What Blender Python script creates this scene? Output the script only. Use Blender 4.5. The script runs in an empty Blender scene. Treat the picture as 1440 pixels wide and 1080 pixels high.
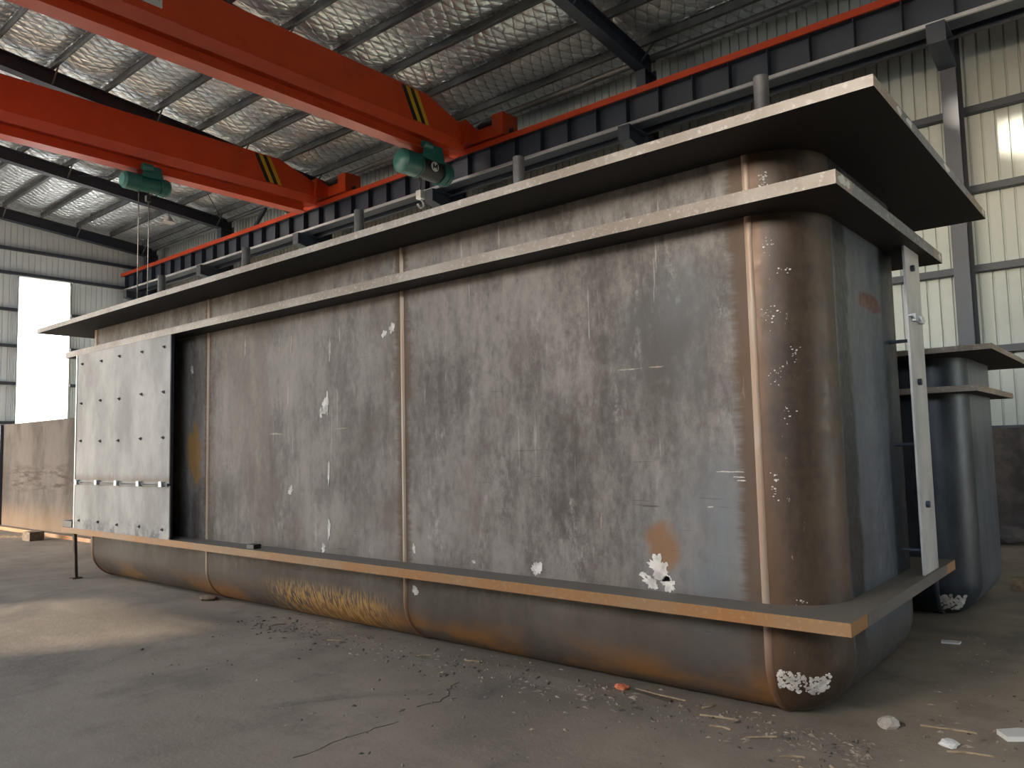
import bpy, bmesh, math, random
from mathutils import Vector, Matrix

random.seed(7)
SC = bpy.context.scene
COL = SC.collection
R_ = math.radians

# ------------------------------------------------------------------ camera
cam_d = bpy.data.cameras.new('camera')
cam = bpy.data.objects.new('camera', cam_d); COL.objects.link(cam)
cam_d.sensor_width = 36.0
cam_d.lens = 1089.77 / 1440 * 36.0
cam_d.clip_start = 0.05; cam_d.clip_end = 500
ax = Vector((0.76572311, 0.64275192, -0.02319668))       # image right
ay = Vector((-0.0692378, 0.04652051, -0.99651491))       # image down
az = Vector((-0.63943275, 0.76466059, 0.08012456))       # view direction
cam.matrix_world = Matrix(((ax.x, -ay.x, -az.x, 0), (ax.y, -ay.y, -az.y, 0), (ax.z, -ay.z, -az.z, 1.55), (0, 0, 0, 1)))
SC.camera = cam

# ------------------------------------------------------------------ sky, exposure
W = bpy.data.worlds.new('sky'); SC.world = W; W.use_nodes = True
wn = W.node_tree; wn.nodes.clear()
sky = wn.nodes.new('ShaderNodeTexSky'); sky.sky_type = 'NISHITA'
sky.sun_disc = False; sky.sun_elevation = R_(20); sky.sun_rotation = R_(204)
sky.air_density = 1.0; sky.dust_density = 1.2; sky.ozone_density = 1.5; sky.altitude = 50
bg = wn.nodes.new('ShaderNodeBackground'); bg.inputs['Strength'].default_value = 1.0
wo = wn.nodes.new('ShaderNodeOutputWorld')
hz = wn.nodes.new('ShaderNodeHueSaturation'); hz.inputs['Saturation'].default_value = .65      # hazy, half overcast air
tn = wn.nodes.new('ShaderNodeMix'); tn.data_type = 'RGBA'; tn.blend_type = 'MULTIPLY'; tn.inputs[0].default_value = 1; tn.inputs[7].default_value = (1.0, .955, .91, 1)
wn.links.new(sky.outputs[0], hz.inputs['Color']); wn.links.new(hz.outputs[0], tn.inputs[6]); wn.links.new(tn.outputs[2], bg.inputs[0]); wn.links.new(bg.outputs[0], wo.inputs[0])
SC.view_settings.view_transform = 'Standard'; SC.view_settings.look = 'None'
SC.view_settings.exposure = 1.2; SC.view_settings.gamma = 1.0
SC.view_settings.use_curve_mapping = False
SC.cycles.use_denoising = True
SC.cycles.max_bounces = 8; SC.cycles.diffuse_bounces = 5; SC.cycles.glossy_bounces = 4
SC.cycles.caustics_reflective = False
SC.cycles.sample_clamp_indirect = 8.0

SUN_DIR = Vector((.395, .875, -.275)).normalized()
sun_l = bpy.data.lights.new('sun', 'SUN'); sun_l.energy = 16.0; sun_l.color = (1, .86, .68); sun_l.angle = R_(2.2)
sun_o = bpy.data.objects.new('sun', sun_l); COL.objects.link(sun_o)
sun_o.rotation_euler = SUN_DIR.to_track_quat('-Z', 'Y').to_euler(); sun_o.location = (-20, -40, 20)

# hall dimensions (metres): kettle length along X, hall width along Y
BAY = 5.45
COLX = [-2.2 - BAY * k for k in range(-3, 6)]     # 14.15 ... -29.45
XB, XF = -30.2, 14.6          # back wall, front wall
YR, YL = 14.3, -8.3           # right wall, left wall (behind the camera)
YRIDGE = 3.0
SL = 0.095
def z_rt(y):                  # top of rafters
    return 9.72 + SL * (11.03 - y) if y >= YRIDGE else 9.72 + SL * (11.03 - (2 * YRIDGE - y))

# daylight openings of the hall: portals tell the sampler where the sky comes in
def portal(name, loc, rot, sx, sy):
    l = bpy.data.lights.new(name, 'AREA'); l.shape = 'RECTANGLE'; l.size = sx; l.size_y = sy
    l.cycles.is_portal = True
    o = bpy.data.objects.new(name, l); COL.objects.link(o); o.location = loc; o.rotation_euler = rot
# windows of the left wall (behind the camera), last two added to bounce sun onto the foil: (x0, x1, z0, z1)
WINS = [(-6.1, -2.4, 4.6, 7.6), (-2.0, 3.05, 4.6, 7.6), (3.45, 6.0, 4.6, 7.6), (-14.6, -11.9, 3.44, 3.62), (-29.9, -27.0, 0.0, 7.5), (-26.8, -20.5, 0.0, 3.6)]
GATE_B = (-7.6, -1.2, 7.6)       # wide gate of the back wall, left of the frame: y0, y1, height
for (a, b, c, d) in WINS: portal('portal_window', ((a + b) / 2, YL - .1, (c + d) / 2), (R_(90), 0, 0), b - a, d - c)
for (a, b) in ((-29.2, -24.2), (-23.8, -18.75), (-18.35, -13.1)): portal('portal_skylight', ((a + b) / 2, -4.75, 10.3), (math.atan(.095), 0, 0), b - a, 4.5)
portal('portal_front', (XF + .1, 10.5, 2.4), (R_(90), 0, R_(90)), 6.0, 4.8)
portal('portal_back', (XB - .1, 10.25, 3.95), (R_(90), 0, R_(-90)), 1.66, 7.88)
portal('portal_gate', (XB - .1, (GATE_B[0] + GATE_B[1]) / 2, GATE_B[2] / 2), (R_(90), 0, R_(-90)), GATE_B[1] - GATE_B[0], GATE_B[2])

# ------------------------------------------------------------------ material helpers
class G:
    def __init__(s, name):
        s.m = bpy.data.materials.new(name); s.m.use_nodes = True
        s.t = s.m.node_tree; s.n = s.t.nodes
        s.b = s.n['Principled BSDF']
        s.geo = None
    def new(s, t): return s.n.new(t)
    def lk(s, a, b): s.t.links.new(a, b)
    def put(s, sock, v):
        if hasattr(v, 'is_output') or hasattr(v, 'links'): s.lk(v, sock)
        else:
            if isinstance(v, tuple) and len(v) == 3 and sock.type == 'RGBA': v = v + (1,)
            sock.default_value = v
    def pos(s):
        if s.geo is None: s.geo = s.new('ShaderNodeNewGeometry')
        return s.geo.outputs['Position']
    def xyz(s, v=None):
        n = s.new('ShaderNodeSeparateXYZ'); s.lk(v if v is not None else s.pos(), n.inputs[0]); return n.outputs
    def scl(s, vec, v=None):
        n = s.new('ShaderNodeVectorMath'); n.operation = 'MULTIPLY'
        s.lk(v if v is not None else s.pos(), n.inputs[0]); n.inputs[1].default_value = vec; return n.outputs[0]
    def noise(s, scale=1, vec=(1, 1, 1), detail=4, rough=.55, v=None, dist=0):
        n = s.new('ShaderNodeTexNoise'); n.inputs['Scale'].default_value = scale
        n.inputs['Detail'].default_value = detail; n.inputs['Roughness'].default_value = rough
        n.inputs['Distortion'].default_value = dist
        s.lk(s.scl(vec, v), n.inputs['Vector']); return n.outputs['Fac']
    def math(s, op, a, b=0.0, c=0.0):
        n = s.new('ShaderNodeMath'); n.operation = op
        for i, q in enumerate((a, b, c)): s.put(n.inputs[i], q)
        return n.outputs[0]
    def mr(s, v, a, b, c=0.0, d=1.0, smooth=True):
        n = s.new('ShaderNodeMapRange'); n.interpolation_type = 'SMOOTHSTEP' if smooth else 'LINEAR'
        s.put(n.inputs['Value'], v)
        for k, q in zip(('From Min', 'From Max', 'To Min', 'To Max'), (a, b, c, d)): s.put(n.inputs[k], q)
        return n.outputs['Result']
    def mix(s, f, a, b, blend='MIX'):
        n = s.new('ShaderNodeMix'); n.data_type = 'RGBA'; n.blend_type = blend
        s.put(n.inputs[0], f); s.put(n.inputs[6], a); s.put(n.inputs[7], b); return n.outputs[2]
    def bump(s, h, strength=.3, dist=.01):
        n = s.new('ShaderNodeBump'); n.inputs['Strength'].default_value = strength; n.inputs['Distance'].default_value = dist
        s.lk(h, n.inputs['Height']); s.lk(n.outputs[0], s.b.inputs['Normal'])
    def out(s, col=None, rough=None, metal=None):
        if col is not None: s.put(s.b.inputs['Base Color'], col)
        if rough is not None: s.put(s.b.inputs['Roughness'], rough)
        if metal is not None: s.put(s.b.inputs['Metallic'], metal)
        return s.m

WELDX = [-1.75, -4.70, -7.77, -10.62]

def steel_base(g, a, b, c):
    """mottled mill scale: big clouds, vertical streaks, fine speckle"""
    n1 = g.noise(0.9, (1, 1, .8), 5, .6)
    n2 = g.noise(2.6, (2.6, 2.6, .35), 6, .65)
    n3 = g.noise(22, (1, 1, .6), 8, .78)
    n4 = g.noise(6, (1.4, 1.4, .6), 7, .7)
    f = g.math('ADD', g.math('ADD', g.math('MULTIPLY', n1, .42), g.math('MULTIPLY', n4, .22)), g.math('ADD', g.math('MULTIPLY', n2, .20), g.math('MULTIPLY', n3, .30)))
    col = g.mix(g.mr(f, .46, .68), a, b)
    pale = g.math('MULTIPLY', g.mr(g.noise(3.2, (1.6, 1.6, .5), 8, .75), .56, .76), g.mr(n3, .42, .62))
    col = g.mix(g.math('MULTIPLY', pale, .75), col, c)
    return col, n3

def mat_kettle_face():
    g = G('kettle_face_steel')
    col, n3 = steel_base(g, (.078, .066, .058), (.245, .217, .195), (.46, .43, .39))
    bp = g.math('MULTIPLY', g.mr(g.noise(.75, (1, 1, .55), 5, .6, dist=.5), .50, .68), .55)
    col = g.mix(bp, col, (.10, .072, .052))
    x, y, z = g.xyz()
    # bluish bare mill scale near the right-hand weld
    blue = g.math('MULTIPLY', g.mr(x, -2.9, -2.1), g.mr(x, -1.6, -2.0))
    col = g.mix(g.math('MULTIPLY', blue, g.mr(g.noise(.8, (1, 1, .6), 3), .35, .65)), col, (.15, .165, .175))
    # rust beside the welds with a brushed, jagged edge
    jag = g.math('MULTIPLY', g.math('SUBTRACT', g.noise(14, (.25, 1, 2.2), 4, .7), .5), .12)
    jag2 = g.math('MULTIPLY', g.math('SUBTRACT', g.noise(1.1, (1, 1, 1), 2, .5), .5), .14)
    tot = None
    for xw, w in zip(WELDX, (.10, .065, .055, .055)):
        d = g.math('ADD', g.math('ABSOLUTE', g.math('SUBTRACT', x, xw)), g.math('ADD', jag, jag2))
        k = g.mr(d, w + .04, w - .03)
        tot = k if tot is None else g.math('MAXIMUM', tot, k)
    col = g.mix(g.math('MULTIPLY', tot, .82), col, g.mix(g.noise(3, (1, 1, .5), 4), (.05, .034, .023), (.115, .062, .03)))
    # rust and dirt low on the shell, with the shade below the flange painted in
    lo = g.mr(g.math('ADD', z, g.math('MULTIPLY', g.noise(1.4, (1, 1, 1.6), 5, .6), .5)), 1.05, .62)
    col = g.mix(g.math('MULTIPLY', lo, .8), col, g.mix(g.noise(2.2, (1, 1, 2), 5, .65), (.036, .027, .021), (.088, .063, .046)))
    rn = g.noise(1.0, (1.1, 1, 2.2), 5, .6)
    rust = g.math('MULTIPLY', g.mr(z, .34, .12), g.mr(rn, .42, .60))
    col = g.mix(g.math('MULTIPLY', rust, .85), col, (.24, .11, .03))
    # brushed orange hatching on the bottom bend
    zone = g.math('MULTIPLY', g.math('MULTIPLY', g.mr(x, -6.9, -6.2), g.mr(x, -4.7, -5.3)), g.mr(z, .42, .25))
    ln = g.noise(1, (48, 4, 10), 3, .6)
    col = g.mix(g.math('MULTIPLY', zone, g.mr(ln, .42, .58)), col, (.42, .235, .075))
    # orange rust patch beside the cover plate
    px = g.math('DIVIDE', g.math('SUBTRACT', x, -8.05), .2); pz = g.math('DIVIDE', g.math('SUBTRACT', z, 1.52), .36)
    d = g.math('ADD', g.math('ADD', g.math('MULTIPLY', px, px), g.math('MULTIPLY', pz, pz)), g.math('MULTIPLY', g.math('SUBTRACT', g.noise(4, (1, 1, 1), 4), .5), 2.4))
    col = g.mix(g.math('MULTIPLY', g.mr(d, 1.0, .4), .8), col, (.36, .19, .05))
    # orange halo above the big plaster splash
    px = g.math('DIVIDE', g.math('SUBTRACT', x, -2.38), .15); pz = g.math('DIVIDE', g.math('SUBTRACT', z, .92), .17)
    d = g.math('ADD', g.math('ADD', g.math('MULTIPLY', px, px), g.math('MULTIPLY', pz, pz)), g.math('MULTIPLY', g.math('SUBTRACT', g.noise(5, (1, 1, 1), 4), .5), 2.0))
    col = g.mix(g.math('MULTIPLY', g.mr(d, 1.1, .2), .75), col, (.22, .10, .03))
    # dark short scratches, pale vertical scuffs
    s1 = g.mr(g.noise(1, (2.2, 1, 55), 2, .5), .70, .735)
    col = g.mix(g.math('MULTIPLY', g.math('MULTIPLY', s1, g.mr(g.noise(.7, (1, 1, 1), 2), .45, .6)), .6), col, (.03, .028, .026))
    s2 = g.math('MULTIPLY', g.mr(g.noise(1, (26, 1, 1.6), 3, .6), .66, .72), g.mr(z, 1.0, 2.0))
    col = g.mix(g.math('MULTIPLY', s2, .5), col, (.42, .40, .37))
    g.bump(n3, .25, .004)
    g.b.inputs['Specular IOR Level'].default_value = .3
    return g.out(col, g.mr(n3, .3, .7, .58, .78), .12)

def mat_kettle_corner():
    g = G('kettle_corner_steel')
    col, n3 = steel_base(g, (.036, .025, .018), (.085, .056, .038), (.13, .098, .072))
    x, y, z = g.xyz()
    hz = g.noise(1, (1.5, 1.5, 9), 4, .6)
    col = g.mix(g.math('MULTIPLY', g.mr(hz, .45, .65), .5), col, (.075, .05, .03))
    nearweld = g.mr(g.math('ADD', x, g.math('MULTIPLY', g.noise(2, (1, 1, .7), 4), .2)), -1.52, -1.66)
    col = g.mix(g.math('MULTIPLY', nearweld, .6), col, (.15, .075, .032))
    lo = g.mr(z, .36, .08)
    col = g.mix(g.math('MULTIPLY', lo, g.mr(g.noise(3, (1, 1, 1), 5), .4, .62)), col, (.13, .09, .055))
    dr = g.math('MULTIPLY', g.mr(g.noise(9, (3, 3, 1.1), 5, .75), .66, .70), g.math('MULTIPLY', g.mr(x, -1.68, -1.62), g.mr(x, -1.46, -1.52)))
    col = g.mix(g.math('MULTIPLY', dr, .8), col, (.5, .46, .42))
    g.bump(n3, .25, .004)
    return g.out(col, g.mr(n3, .3, .7, .38, .6), .35)

def mat_kettle_end():
    g = G('kettle_end_steel')
    col, n3 = steel_base(g, (.070, .083, .108), (.135, .157, .20), (.25, .28, .33))  # blue of the cool daylight on this end is put into the steel colour
    x, y, z = g.xyz()
    d = g.math('ADD', y, g.math('MULTIPLY', g.math('SUBTRACT', g.noise(3, (1, 1, .8), 6, .75), .5), .22))
    band = g.math('MULTIPLY', g.mr(d, 4.57, 4.63), g.mr(d, 4.88, 4.81))
    band = g.math('MAXIMUM', band, g.math('MULTIPLY', g.mr(d, 7.72, 7.8), g.mr(d, 7.95, 7.86)))
    col = g.mix(g.math('MULTIPLY', band, .9), col, (.012, .014, .018))
    px = g.math('DIVIDE', g.math('SUBTRACT', y, 5.30), .28); pz = g.math('DIVIDE', g.math('SUBTRACT', z, 2.42), .06)
    dd = g.math('ADD', g.math('ADD', g.math('MULTIPLY', px, px), g.math('MULTIPLY', pz, pz)), g.math('MULTIPLY', g.math('SUBTRACT', g.noise(9, (1, 1, 1), 4), .5), 2.0))
    col = g.mix(g.mr(dd, 1.0, .7), col, (.09, .03, .025))
    lo = g.mr(z, .5, .3)
    col = g.mix(g.math('MULTIPLY', lo, .7), col, (.07, .062, .06))
    g.bump(n3, .2, .004)
    return g.out(col, g.mr(n3, .3, .7, .34, .55), .4)

def mat_plain(name, c1, c2, rough=.6, metal=0.0, scale=4, vec=(1, 1, 1), bump=.15):
    g = G(name); n = g.noise(scale, vec, 6, .65)
    if bump: g.bump(n, bump, .004)
    return g.out(g.mix(g.mr(n, .35, .65), c1, c2), rough, metal)

def mat_flange(name, a, b, c, rough=.6):
    g = G(name)
    n1 = g.noise(1.2, (1, 1, 1), 5, .6); n2 = g.noise(30, (1, 1, 1), 4, .7)
    col = g.mix(g.mr(n1, .36, .62), a, b)
    col = g.mix(g.math('MULTIPLY', g.mr(n2, .52, .68), .45), col, c)
    # rolled faces: mill scale, shade under the plates painted in near-black; cut edges bare; dust lies on upward faces
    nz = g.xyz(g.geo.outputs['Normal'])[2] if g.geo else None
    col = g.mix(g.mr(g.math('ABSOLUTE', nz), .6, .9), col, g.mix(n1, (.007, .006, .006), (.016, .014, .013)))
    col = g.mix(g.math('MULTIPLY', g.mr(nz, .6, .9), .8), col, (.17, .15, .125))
    g.bump(n2, .3, .004)
    return g.out(col, rough, .15)

def mat_weld():
    g = G('weld_metal')
    n1 = g.noise(1.1, (1, 1, 1), 4); n2 = g.noise(40, (1, 1, 1), 3)
    z = g.xyz()[2]
    col = g.mix(g.mr(n1, .4, .6), (.29, .20, .14), (.32, .265, .21))
    col = g.mix(g.mr(g.math('ADD', z, n1), 1.35, .75), col, (.19, .10, .055))
    g.bump(n2, .5, .006)
    return g.out(col, .5, .3)

def mat_foil():
    g = G('quilted_foil')
    tc = g.new('ShaderNodeTexCoord').outputs['Object']
    x, y, z = g.xyz(tc)
    u = g.math('MULTIPLY', g.math('ADD', x, g.math('MULTIPLY', y, .55)), math.pi / .26)
    v = g.math('MULTIPLY', g.math('SUBTRACT', x, g.math('MULTIPLY', y, .55)), math.pi / .26)
    wob = g.math('MULTIPLY', g.noise(1.6, (1, 1, 1), 4), 2.5)
    pu = g.math('ABSOLUTE', g.math('SINE', g.math('ADD', u, wob))); pv = g.math('ABSOLUTE', g.math('SINE', g.math('ADD', v, wob)))
    q = g.math('POWER', g.math('MULTIPLY', pu, pv), .45)
    h = g.math('ADD', g.math('MULTIPLY', q, .045), g.math('MULTIPLY', g.noise(1.8, (1, 1.8, 1), 5, .55), .12))
    g.bump(h, .8, 1.0)
    return g.out(g.mix(g.mr(q, .1, .45), (.40, .44, .47), (.90, .96, 1.0)), .38, .85)

def mat_floor():
    g = G('dusty_concrete')
    n1 = g.noise(.35, (1, 1, 1), 6, .6, dist=.6); n2 = g.noise(1.6, (1, 1, 1), 8, .65); n3 = g.noise(35, (1, 1, 1), 6, .75)
    st = g.noise(.9, (.5, 2.2, 1), 5, .6)
    col = g.mix(g.mr(n1, .36, .64), (.18, .147, .112), (.285, .235, .18))
    col = g.mix(g.math('MULTIPLY', g.mr(n2, .48, .66), .55), col, (.15, .125, .10))
    col = g.mix(g.math('MULTIPLY', g.mr(st, .52, .70), .45), col, (.33, .275, .212))
    sp = g.mr(n3, .60, .70)
    col = g.mix(g.math('MULTIPLY', sp, .45), col, (.06, .05, .04))
    dk = g.mr(g.noise(.55, (1.3, .8, 1), 6, .7, dist=1.0), .55, .72)
    col = g.mix(g.math('MULTIPLY', dk, .7), col, (.10, .086, .074))
    sp2 = g.mr(g.noise(60, (1, 1, 1), 3, .6), .68, .74)
    col = g.mix(g.math('MULTIPLY', sp2, .5), col, (.34, .30, .25))
    g.bump(g.math('ADD', g.math('MULTIPLY', n2, .02), g.math('MULTIPLY', n3, .006)), .6, 1.0)
    return g.out(col, g.mr(n2, .35, .65, .62, .85), 0)

def mat_paint(name, c, rough=.45, dirt=(.03, .02, .015), amt=.3):
    g = G(name); n = g.noise(1.3, (1, 1, 1), 6, .65)
    return g.out(g.mix(g.math('MULTIPLY', g.mr(n, .45, .75), amt), c, dirt), rough, 0)

M = {}
M['face'] = mat_kettle_face(); M['corner'] = mat_kettle_corner(); M['end'] = mat_kettle_end()
M['weld'] = mat_weld()
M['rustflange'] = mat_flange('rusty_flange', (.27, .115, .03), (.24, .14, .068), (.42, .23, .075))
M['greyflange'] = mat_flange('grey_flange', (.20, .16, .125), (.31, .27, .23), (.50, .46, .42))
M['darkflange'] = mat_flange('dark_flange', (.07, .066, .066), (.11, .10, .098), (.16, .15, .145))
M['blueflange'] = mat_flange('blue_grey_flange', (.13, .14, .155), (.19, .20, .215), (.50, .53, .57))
M['prop'] = mat_plain('rusted_prop', (.03, .02, .015), (.07, .04, .025), .8)
M['stub'] = mat_plain('dull_pipe', (.035, .032, .03), (.075, .068, .064), .6, .2, 3)
M['zinc'] = mat_plain('zinc_sheet', (.34, .35, .36), (.56, .57, .58), .42, .25, 1.6, (1, 1, .5), .05)
def mat_cover():
    g = G('pale_cover_sheet')
    n = g.noise(1.5, (1, 1, .5), 6, .65); n2 = g.noise(5, (1, 1, 1), 6, .7)
    x, y, z = g.xyz()
    col = g.mix(g.mr(n, .35, .65), (.27, .258, .242), (.44, .425, .40))
    st = g.math('MULTIPLY', g.mr(g.math('ADD', z, g.math('MULTIPLY', n2, .5)), 1.16, .95), g.mr(n2, .45, .6))
    col = g.mix(g.math('MULTIPLY', st, .75), col, (.10, .09, .085))
    sm = g.math('MULTIPLY', g.mr(z, 1.24, 1.27), g.mr(g.math('ADD', z, g.math('MULTIPLY', n2, .2)), 1.46, 1.32))
    col = g.mix(g.math('MULTIPLY', sm, .7), col, (.17, .09, .045))
    g.b.inputs['Specular IOR Level'].default_value = .3
    return g.out(col, .7, .05)
M['cover'] = mat_cover()
M['plaster'] = mat_plain('white_plaster', (.40, .37, .33), (.66, .63, .58), .8, 0, 14, (1, 1, 1), .5)
M['dark'] = mat_paint('dark_steel_paint', (.042, .054, .078), .5)
M['rafter'] = mat_paint('rafter_paint', (.026, .035, .056), .5)
M['conductor'] = mat_plain('galvanised_bar', (.42, .44, .47), (.55, .57, .60), .4, .4, 2, (1, 1, 1), 0)
M['orange'] = mat_paint('crane_orange', (.56, .060, .013), .38, (.25, .03, .01), .35)
M['yellow'] = mat_paint('stripe_yellow', (.60, .36, .02), .5)
M['black'] = mat_paint('black_paint', (.012, .012, .013), .5)
M['green'] = mat_paint('hoist_green', (.015, .12, .105), .4)
M['white'] = mat_paint('sign_white', (.62, .62, .60), .5, (.3, .3, .3), .3)
M['red'] = mat_paint('letter_red', (.12, .008, .012), .5)
M['siding'] = mat_paint('cream_siding', (.41, .46, .45), .5, (.32, .36, .35), .5)
M['siding_lit'] = mat_paint('lit_siding', (.70, .80, .86), .45, (.55, .64, .70), .4)  # lighter, bluer copy of the siding: daylight on the end wall painted in
M['brick'] = mat_plain('dark_dado', (.055, .05, .05), (.10, .088, .085), .85, 0, 5, (1, 1, 1), .4)
M['foil'] = mat_foil(); M['floor'] = mat_floor()
M['purlin'] = mat_plain('galvanised_purlin', (.085, .095, .10), (.14, .15, .16), .45, .3, 2, (1, 1, 1), 0)
M['roof'] = mat_paint('roof_sheet', (.3, .3, .31), .6)
M['wood'] = mat_plain('old_wood', (.10, .07, .045), (.22, .16, .10), .8, 0, 12, (1, 1, 1), .4)
M['twig'] = mat_plain('dry_twig', (.20, .145, .085), (.36, .28, .18), .85, 0, 20)
M['litter'] = mat_plain('dry_litter', (.035, .028, .022), (.30, .25, .19), .9, 0, 9)
M['stone'] = mat_plain('pale_stone', (.26, .23, .20), (.42, .39, .35), .8, 0, 10)
M['redrag'] = mat_plain('orange_red_scrap', (.42, .07, .02), (.60, .22, .10), .7, 0, 25)
M['crack'] = mat_plain('crack_dirt', (.025, .02, .016), (.05, .04, .03), .9)
M['rope'] = mat_plain('wire_rope', (.05, .05, .05), (.10, .10, .10), .5, .5)
M['chrome'] = mat_plain('bright_steel', (.6, .6, .62), (.8, .8, .8), .3, .6)
M['lamp'] = mat_plain('lamp_reflector', (.75, .75, .74), (.85, .85, .84), .3, .3)
M['yard'] = mat_plain('yard_concrete', (.30, .29, .27), (.38, .36, .33), .9, 0, 1)

# ------------------------------------------------------------------ mesh helpers
class MB:
    def __init__(s, origin=(0, 0, 0)): s.v = []; s.f = []; s.o = Vector(origin); s.sm = False
    def add(s, vs, fs):
        k = len(s.v); s.v += [tuple(Vector(p) - s.o) for p in vs]; s.f += [tuple(i + k for i in f) for f in fs]; return s
    def box(s, x0, x1, y0, y1, z0, z1):
        vs = [(x, y, z) for x in (x0, x1) for y in (y0, y1) for z in (z0, z1)]
        return s.add(vs, [(0, 1, 3, 2), (4, 6, 7, 5), (0, 4, 5, 1), (2, 3, 7, 6), (0, 2, 6, 4), (1, 5, 7, 3)])
    def prism(s, poly, vec):
        """poly: planar 3-D loop, extruded by vec"""
        n = len(poly); vec = Vector(vec)
        vs = [Vector(p) for p in poly] + [Vector(p) + vec for p in poly]
        return s.add(vs, [tuple(range(n)), tuple(range(2 * n - 1, n - 1, -1))] + [(i, i + n, (i + 1) % n + n, (i + 1) % n) for i in range(n)])
    def tube(s, a, b, r, n=12, r2=None):
        a, b = Vector(a), Vector(b); d = (b - a).normalized()
        u = d.orthogonal().normalized(); w = d.cross(u); r2 = r if r2 is None else r2
        A = [a + (u * math.cos(t) + w * math.sin(t)) * r for t in [2 * math.pi * i / n for i in range(n)]]
        B = [b + (u * math.cos(t) + w * math.sin(t)) * r2 for t in [2 * math.pi * i / n for i in range(n)]]
        return s.add(A + B, [tuple(range(n))[::-1], tuple(range(n, 2 * n))] + [(i, (i + 1) % n, (i + 1) % n + n, i + n) for i in range(n)])
    def path(s, pts, r, n=6):
        for a, b in zip(pts[:-1], pts[1:]): s.tube(a, b, r, n)
        return s
    def bar(s, a, b, w, h):
        """rectangular bar from a to b"""
        a, b = Vector(a), Vector(b); d = (b - a).normalized(); up = Vector((0, 0, 1))
        if abs(d.z) > .95: up = Vector((1, 0, 0))
        u = d.cross(up).normalized() * w / 2; v = d.cross(u).normalized() * h / 2
        q = [-u - v, u - v, u + v, -u + v]
        return s.add([a + k for k in q] + [b + k for k in q], [(0, 3, 2, 1), (4, 5, 6, 7)] + [(i, (i + 1) % 4, (i + 1) % 4 + 4, i + 4) for i in range(4)])
    def slab(s, outer, inner):
        """closed plate between two equal grids (lists of rows)"""
        R, C = len(outer), len(outer[0]); k = R * C
        vs = [p for r in outer for p in r] + [p for r in inner for p in r]; fs = []
        for i in range(R - 1):
            for j in range(C - 1):
                a, b, c, d = i * C + j, i * C + j + 1, (i + 1) * C + j + 1, (i + 1) * C + j
                fs += [(a, b, c, d), (d + k, c + k, b + k, a + k)]
        ring = [j for j in range(C)] + [i * C + C - 1 for i in range(1, R)] + [(R - 1) * C + j for j in range(C - 2, -1, -1)] + [i * C for i in range(R - 2, 0, -1)]
        for i in range(len(ring)):
            a, b = ring[i], ring[(i + 1) % len(ring)]; fs.append((b, a, a + k, b + k))
        return s.add(vs, fs)
    def mesh(s, name, mat, smooth=False):
        me = bpy.data.meshes.new(name); me.from_pydata(s.v, [], s.f); me.update()
        bm = bmesh.new(); bm.from_mesh(me); bmesh.ops.recalc_face_normals(bm, faces=bm.faces); bm.to_mesh(me); bm.free()
        me.materials.append(mat)
        if smooth:
            for p in me.polygons: p.use_smooth = True
            me.set_sharp_from_angle(angle=R_(40))
        return me
    def build(s, name, mat, parent=None, smooth=False, label=None):
        o = bpy.data.objects.new(name, s.mesh(name, mat, smooth)); COL.objects.link(o)
        if parent is not None: o.parent = parent
        else: o.location = s.o
        if label: o['label'] = label
        return o

def tag(o, label=None, cat=None, group=None, kind=None):
    if label: o['label'] = label
    if cat: o['category'] = cat
    if group: o['group'] = group
    if kind: o['kind'] = kind
    return o
def thing(name, label, cat, loc, group=None):
    o = bpy.data.objects.new(name, None); COL.objects.link(o); o.location = loc; o.empty_display_size = .2
    return tag(o, label, cat, group)
def struct(o, label=None):
    o['kind'] = 'structure'
    if label: o['label'] = label
    return o
def inst(src, parent, loc=(0, 0, 0), scale=(1, 1, 1), rot=(0, 0, 0), name=None):
    o = bpy.data.objects.new(name or src.name, src.data); COL.objects.link(o); o.parent = parent
    o.location = loc; o.scale = scale; o.rotation_euler = rot; return o
def pinst(me, name, parent, loc=(0, 0, 0), scale=(1, 1, 1), rot=(0, 0, 0)):
    o = bpy.data.objects.new(name, me); COL.objects.link(o); o.parent = parent
    o.location = loc; o.scale = scale; o.rotation_euler = rot; return o

# ================================================================== THE SETTING
# ---- floor, yard
fl = MB().box(XB, XF, YL, YR, -.2, 0).build('floor', M['floor']); struct(fl, 'dusty grey brown concrete floor of the workshop')
yd = MB().box(-160, 160, -160, 160, -.5, -.21).build('ground', M['yard']); struct(yd, 'concrete yard outside the hall')
def crack(pts, w=.008):
    m = MB()
    for (a, b) in zip(pts[:-1], pts[1:]):
        a = Vector((*a, 0)); b = Vector((*b, 0)); n = (b - a).cross(Vector((0, 0, 1))).normalized() * w * random.uniform(.4, 1)
        m.add([a - n, a + n, b + n, b - n, a - n + Vector((0, 0, .0015)), a + n + Vector((0, 0, .0015)), b + n + Vector((0, 0, .0015)), b - n + Vector((0, 0, .0015))],
              [(4, 5, 6, 7), (0, 1, 5, 4), (1, 2, 6, 5), (2, 3, 7, 6), (3, 0, 4, 7)])
    m.build('crack', M['crack'], fl)
def jagged(a, b, n, amp):
    r = []
    for i in range(n + 1):
        t = i / n; r.append((a[0] + (b[0] - a[0]) * t + random.uniform(-amp, amp), a[1] + (b[1] - a[1]) * t + random.uniform(-amp, amp)))
    return r
crack(jagged((-3.49, 2.40), (-3.46, 3.06), 9, .025), .004)
crack(jagged((-3.56, 3.28), (-3.50, 3.45), 4, .02), .006)
crack(jagged((-3.52, 3.45), (-3.70, 3.78), 7, .03), .005)

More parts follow.
